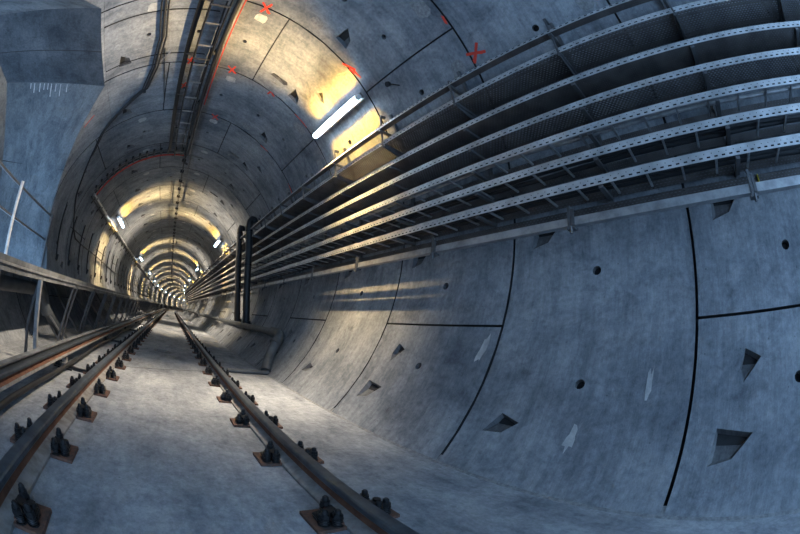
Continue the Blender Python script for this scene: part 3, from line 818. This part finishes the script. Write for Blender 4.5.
# ladder tray
root = empty('ceiling_ladder_tray', (0, 0, 0))
for a in (103.6, 97.6):
    mb = MB(); x, z = xz(a, RAD - 0.13)
    mb.sweep([(x - 0.012, z - 0.03), (x + 0.012, z - 0.03), (x + 0.012, z + 0.03), (x - 0.012, z + 0.03)], srange(-2, 8.3, 1.0), 0); child(mb.build('side_rail', M_BLACK), root)
for k in range(21):
    s = -1.9 + 0.5 * k; mb = MB(); mb.bar(C(s, 103.6, RAD - 0.13), C(s, 97.6, RAD - 0.13), 0.035, 0.012); child(mb.build('rung', M_GALV), root)
for k in range(9):
    s = -1.6 + 1.2 * k; mb = MB(); mb.bar(C(s, 103.8, RAD - 0.165), C(s, 97.5, RAD - 0.165), 0.03, 0.012); mb.bar(C(s, 103.6, RAD - 0.15), C(s, 103.9, RAD), 0.02, 0.02); mb.bar(C(s, 97.6, RAD - 0.15), C(s, 97.6, RAD), 0.02, 0.02); mb.bar(C(s, 103.9, RAD - 0.10), C(s, 107.6, RAD - 0.06), 0.03, 0.012)
    child(mb.build('hanger', M_DKGALV), root)
tag(root, 'ladder-type cable tray hung under the crown of the tunnel', 'cable tray')
# black bundle and red cable
mb = MB(); mb.tube([C(s, 95.6, RAD - 0.13) for s in srange(-2, 7.4, 0.8)] + [C(8.3, 96.2, RAD - 0.1)], 0.036, 10); tag(mb.build('cable', M_RUBBER), 'thick black cable bundle running along the crown beside the ladder tray', 'cable')
mb = MB(); mb.tube([C(s, 93.9, RAD - 0.10 + 0.01 * math.sin(s * 3)) for s in srange(-2, 5.8, 0.4)], 0.011, 8); tag(mb.build('cable', M_CABLER), 'thin red cable running beside the black bundle along the crown', 'cable')
mb = MB(); mb.tube([C(s, 94.6, RAD - 0.06) for s in srange(-2, 8.3, 0.8)], 0.014, 8); tag(mb.build('cable', M_GALV), 'thin grey cable between the black bundle and the ceiling', 'cable')
mb = MB(); mb.tube([C(s, 99 + 0.8 * math.sin(s), RAD - 0.115) for s in srange(-2, 8.3, 0.5)], 0.016, 8); tag(mb.build('cable', M_RUBBER), 'thin black cable lying in the crown ladder tray', 'cable')
# continuing suspended line into the distance with hangers
mb = MB(); x_, z_ = xz(97.0, RAD - 0.12)
root = empty('ceiling_conduit', (0, 0, 0))
mb.sweep([(x_ + 0.02 * math.cos(t * PI / 3), z_ + 0.02 * math.sin(t * PI / 3)) for t in range(6)], srange(8.2, 95, 1.5, 3.0), 0, True, True, True); child(mb.build('conduit', M_RUBBER), root)
s = 8.6; h0 = None
while s < 60:
    if h0 is None:
        mb = MB(); mb.bar((x_, 0, z_), (x_, 0, z_ + 0.13), 0.03, 0.012); mb.box(ID, x_ - 0.06, x_ + 0.05, -0.03, 0.03, z_ - 0.05, z_ + 0.03)
        h0 = o = mb.build('hanger', M_BLACK)
    else: o = h0.copy(); COL.objects.link(o)
    place(o, s); child(o, root); s += 0.78
tag(root, 'dark conduit with clip brackets following the crown into the distance', 'conduit')
# second thin line to the right of it (rectangular bracket outlines), far only
mb = MB(); x2, z2 = xz(91.0, RAD - 0.06)
for k in range(6):
    s = 8.4 + 3.12 * k; mb.bar(C(s, 93.5, RAD - 0.03), C(s, 86, RAD - 0.03), 0.02, 0.012); mb.bar(C(s, 93.5, RAD - 0.03), C(s + 1.4, 93.5, RAD - 0.03), 0.02, 0.012)
    tag(mb.build('ceiling_bracket', M_DKGALV), 'angled steel bracket beside the crown conduit, %s beyond the ladder tray' % ORD[k], 'bracket', 'angled brackets beside the crown conduit'); mb = MB()
# thin conduit left of it
mb = MB(); mb.tube([C(s_, 103.5, RAD - 0.04) for s_ in srange(10.5, 42, 1.5)], 0.014, 6)
tag(mb.build('thin_conduit', M_BLACK), 'thin straight dark conduit on the crown left of the clipped conduit', 'conduit')
# conduits arching across the crown from the left tray to the ladder
mb = MB(); root = empty('arched_conduit', (0, 0, 0))
def arc(s, r_, rad, a0=97, a1=156, n=22): return [C(s, a0 + (a1 - a0) * k / n, RAD - r_) for k in range(n + 1)]
mb.tube(arc(8.28, 0.05, 0), 0.02, 8); child(mb.build('conduit', M_RUBBER), root)
mb = MB(); mb.tube(arc(8.15, 0.05, 0), 0.014, 8); child(mb.build('conduit', M_DKGALV), root)
for k in range(14):
    mb = MB(); a = 99 + 4.2 * k; mb.bar(C(8.08, a, RAD - 0.04), C(8.36, a, RAD - 0.04), 0.05, 0.07); child(mb.build('clip', M_BLACK), root)
tag(root, 'pair of dark conduits with clips arching across the crown to the left wall', 'conduit')
mb = MB(); mb.tube(arc(8.42, 0.06, 0), 0.022, 8); tag(mb.build('cable', M_CABLER), 'red cable arching across the crown beside the dark conduits', 'cable')
# draped cable bundle: crown, then down the left wall and along it
DR = [(1.5, 118.5), (3.27, 117.7), (4.0, 116.2), (4.74, 117.6), (5.33, 120.9), (5.75, 131), (6.15, 141.8), (6.5, 147), (6.73, 151.6), (7.05, 158.5), (7.29, 165.4), (7.7, 172), (8.11, 180.0)]
for k, (off, r_, lab) in enumerate(((0.0, 0.020, 'black cable draped from the crown down the left wall, middle strand'), (-1.1, 0.016, 'black cable draped from the crown down the left wall, strand nearest the opening'), (1.1, 0.014, 'black cable draped from the crown down the left wall, strand nearest the crown'))):
    pts = []
    D2 = DR if k == 0 else DR[:7 if k == 2 else 9]
    for (s, a), (s2, a2) in zip(D2, D2[1:]):
        for t in range(3): pts.append(C(s + (s2 - s) * t / 3, a + off + (a2 - a) * t / 3, RAD - 0.04))
    if k == 0:
        for s, a in ((8.3, 181.2), (9.2, 181.8), (11.05, 182), (14.65, 184.5), (18, 184), (24, 184), (34, 184), (50, 184), (70, 184)): pts.append(C(s, a, RAD - 0.05))
    mb = MB(); mb.tube(pts, r_, 8); tag(mb.build('cable', M_RUBBER), lab, 'cable', 'cables draped over the left side')
mb = MB(); mb.bar(C(4.4, 112.5, RAD - 0.03), C(4.75, 117.6, RAD - 0.03), 0.02, 0.02); tag(mb.build('cable_cleat', M_GALV), 'small pale strap fixing the draped cable to the crown', 'bracket')
# dangling thin rod
mb = MB(); mb.tube([C(4.3, 114.8, RAD - 0.02), C(5.75, 112.4, RAD - 0.02)], 0.009, 6); tag(mb.build('wire', M_RUBBER), 'thin straight black wire on the crown near the draped cable', 'wire')
# left wall conduit carrying the lamps
root = empty('lamp_conduit', (0, 0, 0))
mb = MB(); x_, z_ = xz(157, RAD - 0.09)
mb.sweep([(x_ - 0.03, z_ - 0.03), (x_ + 0.03, z_ - 0.03), (x_ + 0.03, z_ + 0.03), (x_ - 0.03, z_ + 0.03)], srange(8.2, 100, 1.5, 3), 0); o = mb.build('tray', M_GALV); child(o, root)
mb = MB(); x_, z_ = xz(158.6, RAD - 0.05)
mb.sweep([(x_ + 0.018 * math.cos(t * PI / 3), z_ + 0.018 * math.sin(t * PI / 3)) for t in range(6)], srange(8.2, 100, 0.7, 3.0), 0, True, True, True, lambda s: (0, -0.02 * abs(math.sin(s * 2.2)))); child(mb.build('cable', M_RUBBER), root)
s = 8.5; h0 = None
while s < 45:
    if h0 is None:
        mb = MB(); mb.bar(Vector((xz(157, RAD)[0], 0, xz(157, RAD)[1])), Vector((xz(157, RAD - 0.14)[0], 0, xz(157, RAD - 0.14)[1])), 0.03, 0.03); mb.bar(Vector((*xz(161, RAD - 0.04), 0)).xzy, Vector((*xz(157, RAD - 0.06), 0)).xzy, 0.02, 0.03)
        h0 = o = mb.build('hanger', M_BLACK)
    else: o = h0.copy(); COL.objects.link(o)
    place(o, s); child(o, root); s += 0.78
tag(root, 'straight pale conduit tray high on the left wall beneath the lamps', 'conduit')
# curved cable brackets on the left wall
base = empty('wall_cable_bracket')
mb = MB(); pr = None
for k in range(11):
    a = 171.5 + 24 * k / 10; x, z = xz(a, RAD - 0.018); p = Vector((x, 0.05 * math.sin(k * 0.3), z))
    if pr: mb.bar(pr, p, 0.030, 0.03, 0, Vector((0, 1, 0)))
    pr = p
child(mb.build('upright', M_BLACK), base)
mb = MB(); x, z = xz(194, RAD - 0.03); mb.cyl((x, 0, z - 0.05), (0.1, 0, 1), 0.035, 0.11, 10)
child(mb.build('foot_clamp', M_BLACK), base)
ws = [7.05, 8.02, 8.95, 9.98, 11.1]
while ws[-1] < 45: ws.append(ws[-1] + 1.05)
for k, s in enumerate(ws):
    o = base if k == 0 else copy_tree(base)
    place(o, s)
    tag(o, 'dark curved cable bracket on the left wall above the walkway, %s after the opening' % ORD[k] if k < 10 else 'tiny distant curved bracket in the far row on the left wall', 'cable bracket', 'curved brackets on the left wall')

# ------------------------------------------------------------------ tube lamps
def make_lamp():
    root = empty('tube_lamp')
    mb = MB(); mb.tube([(0, -0.60, 0), (0, 0.60, 0)], 0.042, 12); child(mb.build('tube', M_LAMP), root)
    for e in (-1, 1):
        mb = MB(); mb.cyl((0, e * 0.60, 0), (0, e, 0), 0.043, 0.05, 12, r2=0.03); child(mb.build('end_cap', M_LAMPBODY), root)
    mb = MB(); mb.box(ID, -0.05, 0.05, -0.64, 0.64, 0.044, 0.064)
    child(mb.build('housing', M_DKGALV), root)
    for e in (-0.45, 0.45):
        mb = MB(); mb.bar((0, e, 0.055), (0, e, 0.20), 0.03, 0.02); child(mb.build('bracket', M_DKGALV), root)
    lds = []
    for wt, colr in ((LAMP_WATTS, LAMP_IN), (LAMP_WATTS * 0.85, LAMP_SIDE), (LAMP_WATTS * 0.42, LAMP_COL)):
        ld = bpy.data.lights.new('lamp_light', 'AREA'); ld.shape = 'RECTANGLE'; ld.size = 0.05; ld.size_y = 1.15
        ld.energy = wt; ld.color = colr; ld.spread = R_(58); lds.append(ld)
    for phi in (0, 38, -38, 76, -76, 113, -113):
        o = bpy.data.objects.new('lamp_light', lds[0 if abs(phi) < 50 else (1 if abs(phi) < 100 else 2)]); COL.objects.link(o)
        o.rotation_euler = (0, R_(phi), 0); o.location = (-0.048 * math.sin(R_(phi)), 0, -0.048 * math.cos(R_(phi)))
        child(o, root)
    return root
lamp = make_lamp(); k = 0
def put_lamp(s, a, lab, grp, r=None):
    global k
    o = lamp if k == 0 else copy_tree(lamp)
    r = r or RAD - 0.20
    o.location = C(s, a, r)
    o.rotation_euler = (0, R_(90 - a), -head(s)); k += 1
    tag(o, lab, 'lamp', grp)
s = 3.75; i = 0
while s < 134:
    put_lamp(s, 46.0, ('large bright tube lamp on the right side of the crown, close to the viewer' if i == 0 else 'glowing tube lamp above the right wall trays, %s after the large one' % ORD[i - 1]) if i < 5 else 'tiny distant lamp in the far row above the right wall trays', 'lamps on the right side')
    s += 10.45; i += 1
s = 11.8; i = 0
while s < 134:
    put_lamp(s, 150.5, 'glowing tube lamp high on the left wall, %s from the viewer' % ORD[i] if i < 5 else 'tiny distant lamp in the far row on the left wall', 'lamps on the left side')
    s += 9.2; i += 1
# small junction box by the large lamp
mb = MB(); mb.cyl(C(2.62, 43.6, RAD - 0.16), (C(2.62, 43.6, 1) - C(2.62, 43.6, 2)), 0.035, 0.03, 14); mb.tube([C(2.62, 43.6, RAD - 0.16), C(2.62, 42.5, RAD)], 0.008, 6)
tag(mb.build('junction_box', M_BLACK), 'small round dark fitting on a stalk beside the large lamp', 'junction box')
